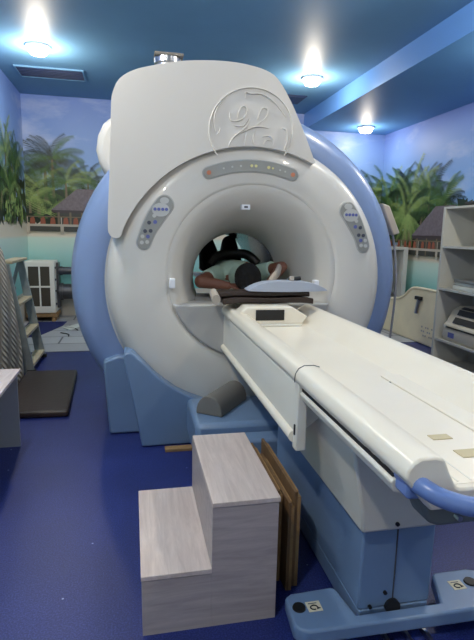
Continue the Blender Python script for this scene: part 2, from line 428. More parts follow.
# ceiling downlights
LX, LY = at(38, 46, 2, ZH).x, at(38, 46, 2, ZH).y
lamps = [((LX, LY, ZH), 'round recessed downlight glowing near the left wall, beside the long dark vent', 45),
         ((2.30, 6.50, ZH), 'round recessed downlight glowing above the right shoulder of the scanner', 36),
         ((3.745, 7.886, ZL), 'round downlight in the lowered soffit at the far right corner', 15),
         ((-.85, 2.9, ZH), None, 80), ((2.2, 2.9, ZH), None, 60), ((-.85, .2, ZH), None, 105), ((2.2, .2, ZH), None, 62), ((3.6, 3.9, ZL), None, 40)]  # lamps without own label: unseen, added to light table and scanner front
proto = None
for i, (p, lab, W) in enumerate(lamps):
    lab = lab or 'unseen round downlight added out of view to light the table and scanner'
    if i == 0:
        L = empty('ceiling_light', p, lab, 'ceiling light', 'ceiling downlights')
        mb = MB(); R1 = [(.135, 0), (.135, -.018), (.128, -.026), (.108, -.022), (.106, 0)]
        vs = []; n = 32
        for r, z in R1:
            for k in range(n): vs.append((p[0]+r*math.cos(2*PI*k/n), p[1]+r*math.sin(2*PI*k/n), p[2]+z))
        fs = [(j*n+k, j*n+(k+1) % n, (j+1)*n+(k+1) % n, (j+1)*n+k) for j in range(len(R1)-1) for k in range(n)]
        mb.add(vs, fs); mb.build('lamp_rim', 'lampwhite', L, smooth=True)
        mb = MB(); mb.tube([(p[0], p[1], p[2]-.001), (p[0], p[1], p[2]-.060), (p[0], p[1], p[2]-.085), (p[0], p[1], p[2]-.095)], [.105, .105, .085, .04], 32)
        mb.build('diffuser', 'diffuser', L, smooth=True); proto = L
    else:
        L = proto.copy(); C.objects.link(L); L.location = p; L['label'] = lab
        for ch in list(proto.children):
            c = ch.copy(); C.objects.link(c); c.parent = L
    ld = bpy.data.lights.new('lamp_glow', 'POINT'); ld.shadow_soft_size = .06; ld.energy = W; ld.color = (1, .885, .72)
    lo = bpy.data.objects.new('lamp_glow', ld); C.objects.link(lo); lo.location = (p[0], p[1], p[2]-.22)

# ceiling vent
v = [at(15, 67, 2, ZH), at(84, 80, 2, ZH)]
E_ = empty('ceiling_vent', (v[0].x, v[0].y, ZH), 'long narrow dark rectangular vent in the blue ceiling at left', 'vent')
x0, x1, y0, y1 = -1.37, -.58, 7.0, 7.42
box('backing', 'ventdark', E_, x0, x1, y0, y1, ZH-.01, ZH-.002)
mb = MB()
for a in ((x0-.02, x1+.02, y0-.02, y0), (x0-.02, x1+.02, y1, y1+.02), (x0-.02, x0, y0, y1), (x1, x1+.02, y0, y1)): mb.box(*a, ZH-.02, ZH-.001)
mb.build('frame', 'ceil', E_)
mb = MB()
for k in range(6): mb.box(x0, x1, y0+.04+k*.065, y0+.055+k*.065, ZH-.02, ZH-.01)
mb.build('slats', 'ventdark', E_)
E_ = empty('ceiling_vent', (2.3, 7.6, ZH), 'small square dark vent in the ceiling behind the scanner top right corner', 'vent')
box('backing', 'ventdark', E_, 2.05, 2.5, 7.35, 7.75, ZH-.02, ZH-.002)
box('frame', 'ventdark', E_, 2.02, 2.53, 7.32, 7.78, ZH-.012, ZH-.001)

# ------------------------------------------------------------------ THE SCANNER
CX = .79
G = empty('mri_scanner', (CX, 3.6, 0), 'large white and blue ring shaped MRI scanner standing in the middle of the room', 'MRI scanner')
def lathe(rings, n=128, close=False, zmin=None):
    """rings of (radius, y, centre height); surface of revolution about the bore axis"""
    mb = MB(); vs = []; m = len(rings)
    for r, y, cz in rings:
        for k in range(n):
            t = 2*PI*k/n; z = cz+r*math.sin(t)
            if zmin is not None: z = max(z, zmin)
            vs.append((CX+r*math.cos(t), y, z))
    fs = [(j*n+k, (j+1)*n+k, (j+1)*n+(k+1) % n, j*n+(k+1) % n) for j in range(m-1) for k in range(n)]
    if close: fs += [((m-1)*n+k, k, (k+1) % n, (m-1)*n+(k+1) % n) for k in range(n)]
    mb.add(vs, fs); return mb
def czr(r): return 1.13 if r <= .56 else 1.13-(r-.56)/.39*.075 if r < .95 else 1.05
front = [(.565, 3.26), (.575, 3.215), (.60, 3.20), (.70, 3.197), (.80, 3.20), (.86, 3.215), (.905, 3.245), (.935, 3.29), (.953, 3.35), (.958, 3.42), (.955, 3.48), (.90, 3.50), (.70, 3.50), (.565, 3.40)]
lathe([(r, y, czr(r)) for r, y in front], close=True).build('front_cover', 'white', G, smooth=True, angle=1.2)
def bz(r): return 1.13 if r > .56 else 1.062+(r-.33)/.23*.068 if r > .33 else 1.062
flare = [(.575, 3.215), (.555, 3.213), (.535, 3.225), (.505, 3.255), (.47, 3.30), (.43, 3.39), (.39, 3.51), (.355, 3.66), (.335, 3.80), (.332, 3.83), (.345, 3.83), (.40, 3.66), (.48, 3.5), (.575, 3.4)]
lathe([(r, y, bz(r)) for r, y in flare], close=True).build('bore_liner', 'flare', G, smooth=True, angle=1.2)
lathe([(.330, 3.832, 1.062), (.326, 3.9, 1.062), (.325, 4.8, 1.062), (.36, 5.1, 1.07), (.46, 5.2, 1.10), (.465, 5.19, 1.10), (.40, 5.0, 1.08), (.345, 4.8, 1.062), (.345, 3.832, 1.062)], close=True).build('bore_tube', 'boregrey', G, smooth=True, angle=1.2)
blue = [(.93, 3.47, 1.05), (.965, 3.445, 1.05), (1.0, 3.435, 1.05), (1.06, 3.435, 1.05), (1.11, 3.45, 1.045), (1.155, 3.48, 1.045), (1.188, 3.53, 1.04), (1.205, 3.62, 1.04), (1.212, 3.8, 1.04), (1.212, 4.8, 1.04), (1.17, 5.0, 1.04), (1.08, 5.12, 1.05), (.8, 5.17, 1.07), (.475, 5.18, 1.09), (.475, 5.0, 1.09), (.9, 4.9, 1.05), (.9, 3.6, 1.05)]
lathe(blue, close=True, zmin=.03).build('outer_shell', 'blue', G, smooth=True, angle=1.2)
# pale grey ring between white front and blue shell
lathe([(.957, 3.40, 1.05), (.969, 3.40, 1.05), (.969, 3.47, 1.05), (.957, 3.47, 1.05)], close=True, zmin=.03).build('gap_seal', 'paneledge', G, smooth=True)
# lower docking plate of the flare
pts = []
a0 = math.asin((.93-1.13)/.572)
for k in range(25):
    t = PI-a0+(PI+2*a0)*k/24
    pts.append((CX+.572*math.cos(t), 1.13+.572*math.sin(t)))
mb = MB(); mb.prism(pts, 1, 3.19, 3.42)
mb.build('docking_plate', 'recess', G, bevel=.012)
mb = MB(); mb.prism([(CX-.36, .93), (CX-.36, .88), (CX-.22, .80), (CX+.22, .80), (CX+.36, .88), (CX+.36, .93)], 1, 3.42, 3.8)
mb.build('docking_bridge', 'recess', G)
# top cover, outline read on its front plane, wraps back over the shell
cov = [(-.060, 1.368), (-.075, 1.352), (-.095, 1.348), (-.118, 1.356), (-.132, 1.374), (-.139, 1.40), (-.137, 1.50), (-.125, 1.70), (-.106, 2.088), (-.095, 2.183), (-.055, 2.262), (.024, 2.315), (.122, 2.347), (.28, 2.385), (.446, 2.405), (.60, 2.41), (.721, 2.40), (.825, 2.378), (.90, 2.335), (.983, 2.22), (1.076, 2.047), (1.155, 1.875), (1.165, 1.85), (1.145, 1.837)]
cov = [(p.x, p.z) for p in cr_spline([(x, 0, z) for x, z in cov], 3)]
arc = []
for k in range(29):
    a = math.radians(64.5)+(math.radians(155.5)-math.radians(64.5))*k/28
    arc.append((.765+.895*math.cos(a), 1.035+.895*math.sin(a)))
mb = MB(); mb.prism(cov+arc, 1, 3.165, 3.75)
mb.build('top_cover', 'cover', G, bevel=.03, seg=4)
# white rear cover bulging out behind the top cover at left
mb = MB()
prof = [(-.12, 1.75), (-.17, 1.79), (-.215, 1.86), (-.235, 1.95), (-.22, 2.05), (-.18, 2.13), (-.1, 2.2), (.2, 2.36), (.8, 2.4), (1.0, 2.25), (1.3, 1.9), (1.0, 1.75)]
mb.prism(prof, 1, 3.76, 4.5)
mb.build('rear_cover', 'cover', G, bevel=.05, seg=4)
# pedestals
half = [(.046, .004), (-.064, .615), (-.052, .636), (-.025, .642), (0, .634), (.078, .553), (.14, .485), (.203, .432), (.28, .375), (.369, .329), (.472, .288), (.63, .245), (.79, .232)]
pro = half+[(2*CX-x, z) for x, z in half[:-1][::-1]]
mb = MB(); mb.prism(pro, 1, 3.12, 3.36); mb.build('front_pedestal', 'baseblue', G, bevel=.018, seg=3)
half = [(-.17, .004), (-.20, .52), (-.10, .56), (.3, .5)]
pro = half+[(2*CX-x, z) for x, z in half[::-1]]
mb = MB(); mb.prism(pro, 1, 3.365, 4.7); mb.build('body_pedestal', 'baseblue', G, bevel=.015, seg=2)
# low stepped docking base in front
box('docking_base', 'baseblue', G, .335, 1.25, 2.63, 3.11, .10, .33, bevel=.03)
box('docking_base', 'baseblue', G, .415, 1.16, 2.50, 2.625, .08, .28, bevel=.02)
box('base_plinth', 'rubber', G, .40, 1.18, 2.56, 3.11, .0, .098)

# quench pipe on the roof
Q = MB(); Q.tube([(.28, 3.95, 2.40), (.28, 3.95, 2.59), (.28, 3.95, 2.60), (.28, 3.95, 2.635)], [.085, .085, .098, .098], 28)
Q.build('vent_pipe', 'metal', G, smooth=True, label='short shiny metal pipe on top')
box('pipe_cap', 'foam', G, .18, .39, 3.86, 4.04, 2.637, 2.66, bevel=.008)

# control panels
def stroke(pts, wid, y0, y1, n=6, close_round=True):
    """thick rounded outline along a path in the x z plane; wid one width per path point"""
    P = cr_spline([(p[0], 0, p[1]) for p in pts], n)
    W = cr_spline([(w, 0, 0) for w in wid], n)
    L = []; Rr = []
    for i, p in enumerate(P):
        d = (P[min(i+1, len(P)-1)]-P[max(i-1, 0)]).normalized(); nn = Vector((-d.z, 0, d.x)); w = W[i].x
        L.append(p+nn*w); Rr.append(p-nn*w)
    def cap(p, d, w):
        a0 = math.atan2(d.z, d.x); return [Vector((p.x+w*math.cos(a0+PI/2-PI*k/8), 0, p.z+w*math.sin(a0+PI/2-PI*k/8))) for k in range(1, 8)]
    d1 = (P[-1]-P[-2]).normalized(); d0 = (P[0]-P[1]).normalized()
    out = L+cap(P[-1], d1, W[-1].x)+Rr[::-1]+cap(P[0], d0, W[0].x)
    mb = MB(); mb.prism([(v.x, v.z) for v in out], 1, y0, y1); return mb
def disc(mb, x, z, r, y0, y1, n=14, sx=1, mi=0):
    mb.prism([(x+r*sx*math.cos(2*PI*k/n), z+r*math.sin(2*PI*k/n)) for k in range(n)], 1, y0, y1, mi)
def side_panel(flip):
    fx = (lambda x: 2*CX-x+.045) if flip else (lambda x: x)
    path = [(fx(.075), 1.325), (fx(.105), 1.40), (fx(.152), 1.485), (fx(.205), 1.56)]
    stroke(path, [.048, .050, .058, .060], 3.192, 3.203).build('panel_rim', 'paneledge', G, bevel=.003)
    p = stroke(path, [.042, .044, .051, .053], 3.187, 3.193).build('control_panel', 'panel', G, bevel=.002)
    mb = MB(); disc(mb, fx(.18), 1.527, .042, 3.183, 3.1875, sx=1.3); mb.build('button_bank', 'btnlight', p)
    for dx in (-.035, -.012, .012, .035):
        mb = MB(); disc(mb, fx(.18)+dx, 1.530, .010, 3.180, 3.1835); mb.build('button', 'btnblue', p)
    mb = MB(); disc(mb, fx(.203), 1.583, .02, 3.182, 3.187, sx=1.4); mb.build('button', 'btnlight', p)
    for (x, z, m) in ((.108, 1.447, 'btn'), (.145, 1.452, 'btnblue'), (.083, 1.395, 'btn'), (.117, 1.397, 'btn'), (.067, 1.362, 'btnlight'), (.10, 1.362, 'btnblue'), (.062, 1.325, 'btnlight'), (.095, 1.328, 'btnlight'), (.14, 1.49, 'btnlight')):
        mb = MB(); disc(mb, fx(x), z, .012, 3.182, 3.187); mb.build('button', m, p)
side_panel(False); side_panel(True)
arcp = [(.765+.80*math.cos(math.radians(a)), 1.015+.80*math.sin(math.radians(a))) for a in (111, 103, 95, 87, 79, 71)]
# keep the arc bar concentric with the seam just under it
stroke(arcp, [.040]*6, 3.190, 3.203).build('panel_rim', 'paneledge', G, bevel=.003)
p = stroke(arcp, [.034]*6, 3.184, 3.191).build('display_bar', 'panel', G, bevel=.002)
for (a, rr, m) in ((111, .014, 'btnred'), (71, .014, 'btnred'), (104, .006, 'btnlight'), (100, .006, 'btnlight'), (96, .006, 'btnlight'), (91, .009, 'disp'), (89, .009, 'disp'), (83, .010, 'disp'), (81, .007, 'disp'), (77.5, .006, 'btnlight'), (75, .006, 'btnlight')):
    mb = MB(); disc(mb, .765+.80*math.cos(math.radians(a)), 1.015+.80*math.sin(math.radians(a)), rr, 3.180, 3.1845); mb.build('indicator', m, p)
# laser windows / small white blocks on the flare rim and a small sticker at its top
for nm, px, py, w, h in (('laser_window', 172, 283, .018, .032), ('laser_window', 315, 284, .018, .028)):
    q = at(px, py, 1, 3.20); box(nm, 'lampwhite', G, q.x-w, q.x+w, 3.165, 3.215, q.z-h, q.z+h, bevel=.006)
q = at(246, 207, 1, 3.26)
s_ = box('sticker', 'lampwhite', G, q.x-.028, q.x+.028, 3.258, 3.30, q.z-.016, q.z+.016)
box('sticker_mark', 'btn', s_, q.x-.012, q.x+.012, 3.255, 3.258, q.z-.006, q.z+.006)

# embossed round emblem on the top cover
EM = MB()
def ep(px, py): v = at(200+px/4.74, 80+py/4.74, 1, 3.163); return (v.x, 3.163, v.z)
def es(pts, r, w=None):
    P = cr_spline([ep(*p) for p in pts], 6); n = len(P)
    EM.tube(P, [r*(.45+.55*math.sin(PI*min(1, max(0, i/(n-1))))) if w else r for i in range(n)], 8, ell=.5)
ring = []
for k in range(49):
    a = math.radians(-37+254*k/48); ring.append((241+198*math.cos(a), 236-200*math.sin(a)))
es(ring, .0085)
for pts, r in (([(143, 152), (140, 175), (152, 195), (180, 193), (205, 180), (222, 150), (215, 125), (198, 128), (185, 150), (178, 180)], .009),
               ([(235, 180), (228, 205), (205, 235), (170, 262), (148, 285), (135, 315)], .010), ([(160, 215), (200, 218), (232, 185)], .007),
               ([(225, 225), (215, 270), (212, 312)], .008), ([(275, 185), (285, 150), (300, 132), (318, 140), (318, 165), (300, 190), (272, 212)], .009),
               ([(172, 264), (215, 240), (265, 222), (325, 228)], .010), ([(262, 240), (250, 280), (260, 312)], .008),
               ([(296, 270), (330, 266), (347, 290), (340, 316)], .009), ([(342, 290), (315, 285), (300, 308)], .007),
               ([(215, 85), (216, 58), (240, 66), (285, 66), (330, 88), (372, 128), (405, 175)], .011), ([(120, 85), (80, 135), (66, 190), (72, 245)], .011),
               ([(388, 228), (408, 240), (412, 290), (398, 335)], .012), ([(95, 228), (90, 245), (80, 258)], .007)):
    es(pts, r, True)
EM.build('emblem', 'cover', G, smooth=True, label='raised circular swirl emblem with script letters')

# cables down the right side of the shell
mb = MB()
mb.tube(cr_spline([(2.04, 3.95, 1.60), (2.09, 3.93, 1.45), (2.10, 3.93, 1.1), (2.06, 3.9, .75), (2.03, 3.88, .35), (2.05, 3.9, .03)], 8), .014, 8)
mb.build('cable', 'cable', G, smooth=True)
mb = MB(); mb.tube(cr_spline([(2.05, 4.0, 1.62), (2.12, 3.98, 1.5), (2.14, 3.98, 1.3), (2.16, 4.0, 1.12), (2.13, 3.98, 1.0), (2.11, 3.97, .6), (2.12, 3.97, .03)], 8), .022, 8)
mb.build('cable', 'black', G, smooth=True, label='thick black hose')
mb = MB(); mb.tube(cr_spline([(2.14, 3.92, 1.50), (2.20, 3.92, 1.25), (2.22, 3.9, .95), (2.20, 3.9, .5), (2.16, 3.9, .03)], 8), .010, 8)
mb.build('cable', 'cable', G, smooth=True)
mb = MB(); mb.prism([(2.02, 1.66), (2.09, 1.64), (2.20, 1.42), (2.14, 1.40), (2.06, 1.56)], 1, 3.86, 3.99)
mb.build('cable_clamp', 'padsheet', G, bevel=.01)

# ------------------------------------------------------------------ PATIENT TABLE
T = empty('patient_table', (.89, 1.42, 0), 'long cream patient table with blue pedestal docked to the scanner opening', 'patient table')
YN, YE = .90, 3.30
def pan(y0, y1, name, m='cream'):
    out = [(.585, .862), (.572, .880), (.574, .900), (.585, .918), (.605, .928), (.640, .928), (.663, .921), (.680, .885), (.697, .853), (.710, .848), (1.020, .848), (1.035, .853), (1.125, .915), (1.145, .926), (1.175, .928), (1.192, .920), (1.200, .90), (1.195, .865), (1.15, .80), (.64, .80)]
    mb = MB(); mb.prism(out, 1, y0, y1); return mb.build(name, m, T, bevel=.006, seg=2)
pan(YN, 3.42, 'table_top')
for f in (lambda x: x,):
    mb = MB(); mb.tube([(f(x), 1.658, z) for x, z in ((.5712, .868), (.5705, .882), (.573, .900), (.584, .919), (.604, .9290), (.642, .9290), (.664, .922))], .0018, 6); mb.build('rim_joint', 'seam', T)
box('bed_liner', 'cream', T, .700, 1.030, YN+.02, 3.14, .8482, .8490)
# inner bed lines: raised rail at right, long seams
mb = MB(); mb.prism([(1.035, .8492), (.955, .8492), (.955, .854), (.962, .857), (1.035, .857)], 1, YN+.04, 1.74); mb.build('bed_rail', 'cream', T, bevel=.003)
box('bed_seam', 'creamside', T, .755, .759, YN+.03, 3.0, .8490, .8500)
box('bed_seam', 'creamside', T, .72, .724, YN+.03, 1.30, .8490, .8500)
for px, py, w, d in ((440, 437, .03, .016), (470, 453, .035, .022)):
    q = at(px, py, 2, .85); box('inset', 'tape', T, q.x-w, q.x+w, q.y-d, q.y+d, .8490, .8515, bevel=.001, label='small beige rectangular inset')
q = at(393, 382, 2, .85); mb = MB(); mb.tube([(q.x, q.y, .848), (q.x, q.y, .855)], [.014, .010], 16); mb.build('hole', 'black', T)
q = at(384, 376, 2, .85); box('scratch', 'seam', T, q.x-.012, q.x+.02, q.y-.004, q.y+.004, .848, .8494)
# left side: far box panel with a tube along its lower edge
mb = MB(); mb.prism([(.600, .862), (.588, .85), (.588, .66), (.62, .66), (.70, .72), (.70, .80), (.62, .862)], 1, 1.69, 3.22); mb.build('side_panel', 'creamside', T, bevel=.006)
mb = MB(); mb.prism([(1.18, .862), (1.192, .85), (1.192, .66), (1.16, .66), (1.08, .72), (1.08, .80), (1.16, .862)], 1, 1.69, 3.22); mb.build('side_panel', 'creamside', T, bevel=.006)
for x in (.594, 1.186): tube('side_tube', 'cream', T, [(x, 1.70, .642), (x, 3.22, .642)], .024, 16)
# flat end plate hanging below the joint
for x in (.585, 1.155):
    box('end_plate', 'creamside', T, x, x+.04, 1.655, 1.70, .60, .875, bevel=.006)
    box('plate_slot', 'black', T, x-.004, x+.0, 1.668, 1.678, .66, .70)
# near section: lip, slanted skirt
black = MB(); black.box(.598, .64, YN+.10, 1.65, .835, .863); black.build('gap_strip', 'black', T)
for k, yy in enumerate((1.02, 1.07, 1.12)):
    tube('roller', 'black', T, [(.592, yy, .855), (.61, yy, .855)], .012, 10)
mb = MB(); mb.prism([(.597, .834), (.590, .826), (.600, .800), (.66, .785), (.66, .834)], 1, YN+.09, 1.652); mb.build('side_lip', 'creamside', T, bevel=.003)
mb = MB(); mb.prism([(.735, .42), (.728, .50), (.668, .795), (1.112, .795), (1.052, .50), (1.045, .42)], 1, 1.385, 2.95)
mb.build('skirt', 'skirt', T, bevel=.010)
box('belly_plate', 'skirt', T, .662, 1.118, YN+.06, 2.94, .796, .80)
mb = MB(); mb.prism([(.612, .838), (1.165, .838), (1.125, .752), (1.10, .742), (.68, .742), (.655, .752)], 1, .925, 1.0)
mb.build('end_bracket', 'bracket', T, bevel=.010)
# blue bow handle
hp = cr_spline([(.607, .975, .858), (.606, .935, .864), (.613, .895, .862), (.640, .862, .852), (.70, .835, .842), (.80, .825, .838), (.89, .825, .838), (.98, .825, .838), (1.08, .835, .842), (1.14, .862, .852), (1.167, .895, .862), (1.174, .935, .864), (1.173, .975, .858)], 6)
mb = MB(); mb.tube(hp, .021, 16, ell=1.0); h_ = mb.build('handle', 'handleblue', T, smooth=True, label='glossy blue bow handle')
box('handle_mount', 'handleblue', h_, .588, .632, .915, .975, .822, .884, bevel=.008)
box('handle_mount', 'handleblue', h_, 1.148, 1.192, .915, .975, .822, .884, bevel=.008)
for x in (.66, .72, .78, .98, 1.06): tube('screw', 'metal', h_, [(x, .835 if x > .7 else .845, .822), (x, .808 if x > .7 else .83, .822)], .006, 10)
# pedestal column
box('pedestal_column', 'baseblue', T, .757, 1.035, 1.42, 2.45, .10, .419, bevel=.008)
box('column_seam', 'seam', T, .885, .888, 1.416, 1.421, .10, .42)
for x, z in ((.86, .445), (.855, .16), (.80, .112)): tube('screw', 'black', T, [(x, 1.412 if z < .42 else 1.378, z), (x, 1.424 if z < .42 else 1.39, z)], .007, 10)
mb = MB(); mb.tube([(.885, 1.405, .105), (.885, 1.43, .105)], .028, 16); mb.build('cable_port', 'black', T)
# I shaped foot: front bar with pads each side
mb = MB(); mb.prism([(.515, 1.40), (.53, 1.375), (.56, 1.362), (1.24, 1.352), (1.30, 1.362), (1.325, 1.38), (1.335, 1.42), (1.335, 1.50), (1.315, 1.54), (1.28, 1.555), (1.14, 1.555), (1.125, 1.54), (1.07, 1.405), (.745, 1.405), (.725, 1.54), (.71, 1.552), (.55, 1.545), (.525, 1.53)], 2, .045, .10)
mb.build('foot', 'baseblue', T, bevel=.010, seg=3)
mb = MB(); mb.prism([(.76, 1.42), (1.03, 1.42), (1.03, 2.6), (.76, 2.6)], 2, .02, .10); mb.build('base_beam', 'baseblue', T, bevel=.006)
for x in (.60, .80, .98, 1.24):
    mb = MB(); mb.tube([(x-.015, 1.47, .026), (x+.015, 1.47, .026)], .024, 18); w_ = mb.build('caster', 'rubber', T, smooth=True)
for x in (.85, .93, 1.0): box('floor_rail', 'metal', T, x-.006, x+.006, 1.34, 1.60, .0, .02)
for px, py in ((299, 608), (470, 582)):
    q = at(px, py, 2, .10); mb = MB(); mb.tube([(q.x, q.y, .1002), (q.x, q.y, .106)], [.024, .022], 24); mb.build('rubber_cap', 'black', T, smooth=True)
for px, py, sx in ((314, 606.5, 1), (457, 585, 1)):
    q = at(px, py, 2, .10); s_ = box('warning_label', 'sticker', T, q.x-.026, q.x+.026, q.y-.024, q.y+.024, .1002, .1012, label='cream warning label with black arrow symbol')
    mb = MB(); mb.tube([(q.x-.002+.013*math.cos(a/10*5), q.y-.006+.010*math.sin(a/10*5), .1018) for a in range(11)], .0025, 6); mb.build('arrow_symbol', 'black', s_)
    box('print_lines', 'btn', s_, q.x-.018, q.x+.014, q.y+.012, q.y+.016, .1013, .1016)
    mb = MB(); mb.prism([(q.x+.006, q.y-.016), (q.x+.022, q.y-.012), (q.x+.010, q.y-.002)], 2, .1013, .1019); mb.build('arrow_head', 'black', s_)

# cradle end box lying in the bed
K = MB(); K.prism([(.597, .905), (.66, .965), (.94, .965), (1.04, .905), (1.0, .8495), (.66, .8495)], 1, 2.83, 2.97)
k_ = K.build('cradle_latch', 'cream', T, bevel=.008, label='cream latch box at the cradle end with a black slot')
box('slot', 'black', k_, .715, .890, 2.822, 2.832, .885, .948, bevel=.002)
box('latch_lip', 'creamside', k_, .66, 1.0, 2.805, 2.83, .8495, .862, bevel=.003)
# cradle (moving bed) under the patient
mb = MB(); mb.prism([(.60, .965), (.58, .985), (.60, .99), (.98, .99), (1.0, .985), (.98, .965), (.9, .935), (.68, .935)], 1, 3.16, 5.1)
mb.build('cradle', 'cream', T, bevel=.004)

# ------------------------------------------------------------------ pads, board, cushions on the table
def pad(name, x0, x1, y0, y1, z, th, sag, m, label, cat='cushion', group=None):
    mb = MB(); nx, ny = 14, 6; vs = []
    for s in (0, 1):
        for j in range(ny+1):
            for i in range(nx+1):
                u = i/nx; w = j/ny; x = x0+(x1-x0)*u; y = y0+(y1-y0)*w
                zz = z+(th if s else 0)-sag*abs(2*u-1)**4+.003*math.sin(9*u+3*w)
                vs.append((x, y, zz))
    N = (nx+1)*(ny+1); fs = []
    for j in range(ny):
        for i in range(nx):
            a = j*(nx+1)+i; fs.append((a, a+nx+1, a+nx+2, a+1)); fs.append((N+a, N+a+1, N+a+nx+2, N+a+nx+1))
    for i in range(nx): fs.append((i, i+1, N+i+1, N+i)); a = ny*(nx+1)+i; fs.append((a+1, a, N+a, N+a+1))
    for j in range(ny): a = j*(nx+1); fs.append((a+nx+1, a, N+a, N+a+nx+1)); a += nx; fs.append((a, a+nx+1, N+a+nx+1, N+a))
    mb.add(vs, fs); return tag(mb.build(name, m, None, bevel=.006, seg=3), label, cat, group)
pad('table_pad', .545, 1.13, 2.98, 3.155, .9665, .036, .010, 'brownpad', 'dark brown vinyl pad, lower of two stacked on the cream table end')
pad('table_pad', .525, 1.11, 3.00, 3.16, 1.008, .030, .006, 'brownpad', 'dark brown vinyl pad, upper of two stacked on the cream table end')
mb = MB(); mb.tube(cr_spline([(.50, 2.97, .99), (.505, 3.05, 1.0), (.515, 3.17, 1.005)], 5), .026, 14, ell=1.3)
tag(mb.build('rolled_sheet', 'padsheet', None, smooth=True), 'beige rolled sheet tucked at the left end of the brown pads', 'rolled sheet')
# blue arm board
W = MB(); top = []
for k in range(17):
    u = -1+2*k/16; top.append((.945+.255*u, 1.052+.055*(1-abs(u)**3.2)))
bot = [(.945+.255*(1-2*k/16), 1.048-.006*(1-abs(1-2*k/16)**2)) for k in range(17)]
W.prism(top+bot, 1, 2.93, 3.05)
Wb = empty('arm_board', (.945, 2.99, 1.03), 'pale blue curved plastic board lying across the brown pads by the patient head', 'board')
W.build('board', 'wing', Wb, bevel=.006, seg=3)
box('board_clip', 'padsheet', Wb, .965, .985, 2.95, 2.99, 1.108, 1.135, bevel=.003)
tube('board_knob', 'rubber', Wb, [(.97, 3.01, 1.113), (1.045, 3.01, 1.120)], .013, 12)

# ------------------------------------------------------------------ THE PATIENT (supine, head nearest the viewer)
def remesh_obj(mb, name, m, parent, vox=.008, smooth=4):
    o = fin(name, mb.mesh(name, merge=False), m, parent, smooth=True)
    r = o.modifiers.new('remesh', 'REMESH'); r.mode = 'VOXEL'; r.voxel_size = vox; r.use_smooth_shade = True
    s = o.modifiers.new('smooth', 'SMOOTH'); s.iterations = smooth; s.factor = .5
    return o
PP = empty('person', (.80, 3.6, 1.0), 'person lying on their back in the bore, pale green shirt, hands behind head', 'person')
B = MB()
HC = Vector((.805, 3.46, 1.085))
B.ball(HC, (.073, .098, .085)); B.ball(HC+Vector((0, .075, .022)), (.056, .06, .062))       # skull, jaw
B.ball(HC+Vector((0, .035, .095)), (.012, .020, .016)); B.ball(HC+Vector((0, .02, .082)), (.045, .03, .012))   # nose, brow
B.ball(HC+Vector((0, .075, .085)), (.024, .010, .008))                                      # lips
for s in (-1, 1): B.ball(HC+Vector((s*.076, .02, -.005)), (.012, .024, .030)); B.ball(HC+Vector((s*.028, .022, .076)), (.012, .010, .009))
B.tube([HC+Vector((0, .06, -.01)), HC+Vector((0, .17, -.02))], [.055, .06], 14)
B.ball((.80, 3.86, 1.075), (.185, .20, .09)); B.ball((.80, 4.12, 1.07), (.155, .22, .085)); B.ball((.80, 4.36, 1.07), (.165, .16, .09))
def limb(a, b, r1, r2):
    a = Vector(a); b = Vector(b); n = 6
    B.tube([a.lerp(b, k/n) for k in range(n+1)], [r1+(r2-r1)*k/n for k in range(n+1)], 14); B.ball(a, r1); B.ball(b, r2)
SL, EL, WL = (.635, 3.76, 1.08), (.478, 3.50, 1.050), (.66, 3.46, 1.025)
SR, ER, WR = (.965, 3.76, 1.09), (1.075, 3.52, 1.155), (.95, 3.44, 1.035)
limb(SL, EL, .060, .048); limb(EL, WL, .048, .030)
limb(SR, ER, .055, .042); limb(ER, WR, .042, .028)
def hand(w, d, side, nrm):
    w = Vector(w); d = Vector(d).normalized(); nrm = Vector(nrm).normalized(); sd = d.cross(nrm).normalized()*side
    B.ball(w+d*.045, (.036, .036, .018)); B.tube([w, w+d*.05, w+d*.085], [.026, .034, .036], 12, ell=.5)
    for k, L in enumerate((.065, .075, .070, .055)):
        o = w+d*.082+sd*(.028-.0185*k); p = o+d*L*.45-nrm*.004; q = p+d*L*.35-nrm*.014; r = q+d*L*.25-nrm*.016
        B.tube([o, p, q, r], [.0092, .0088, .008, .0068], 10); B.ball(r, .0068, 8, 6)
    t = w+d*.025+sd*.028; B.tube([t, t+sd*.028+d*.02, t+sd*.034+d*.048-nrm*.01], [.0115, .010, .0085], 10); B.ball(t+sd*.034+d*.048-nrm*.01, .0085, 8, 6)
hand(WL, (.95, .10, -.02), 1, (0, -.2, 1)); hand(WR, (-.85, .02, -.05), -1, (0, -.2, 1))
for s in (-1, 1):
    x = .80+s*.09
    limb((x, 4.40, 1.075), (x+s*.02, 4.72, 1.29), .080, .056); limb((x+s*.02, 4.72, 1.29), (x, 4.98, 1.04), .056, .038)
    B.ball((x, 5.06, 1.035), (.042, .11, .034))
remesh_obj(B, 'body', 'skin', PP, .006, 3)
Hh = MB(); Hh.ball(HC+Vector((0, -.012, .004)), (.094, .112, .100), 24, 16)
Hh.ball(HC+Vector((0, -.02, -.015)), (.096, .102, .085), 24, 16)
me = Hh.mesh('hair', merge=False)
o = fin('hair', me, 'hair', PP, smooth=True)
bm = bmesh.new(); bm.from_mesh(me)
for v in bm.verts:
    w = v.co+wpos(PP)-HC
    if w.y > .035: v.co.y -= (w.y-.035)*.9
bm.to_mesh(me); bm.free()
Sh = MB(); Sh.ball((.80, 3.87, 1.08), (.200, .20, .104), 24, 14); Sh.ball((.80, 4.12, 1.075), (.172, .23, .1), 24, 14)
for s, a, e in ((-1, SL, EL), (1, SR, ER)):
    a = Vector(a); e = Vector(e); Sh.tube([a, a.lerp(e, .35), a.lerp(e, .62)], [.070, .066, .064], 16); Sh.ball(a, .070)
Sh.tube([HC+Vector((0, .13, -.015)), HC+Vector((0, .22, -.01))], [.07, .10], 16)
remesh_obj(Sh, 'shirt', 'shirt', PP, .008, 4)
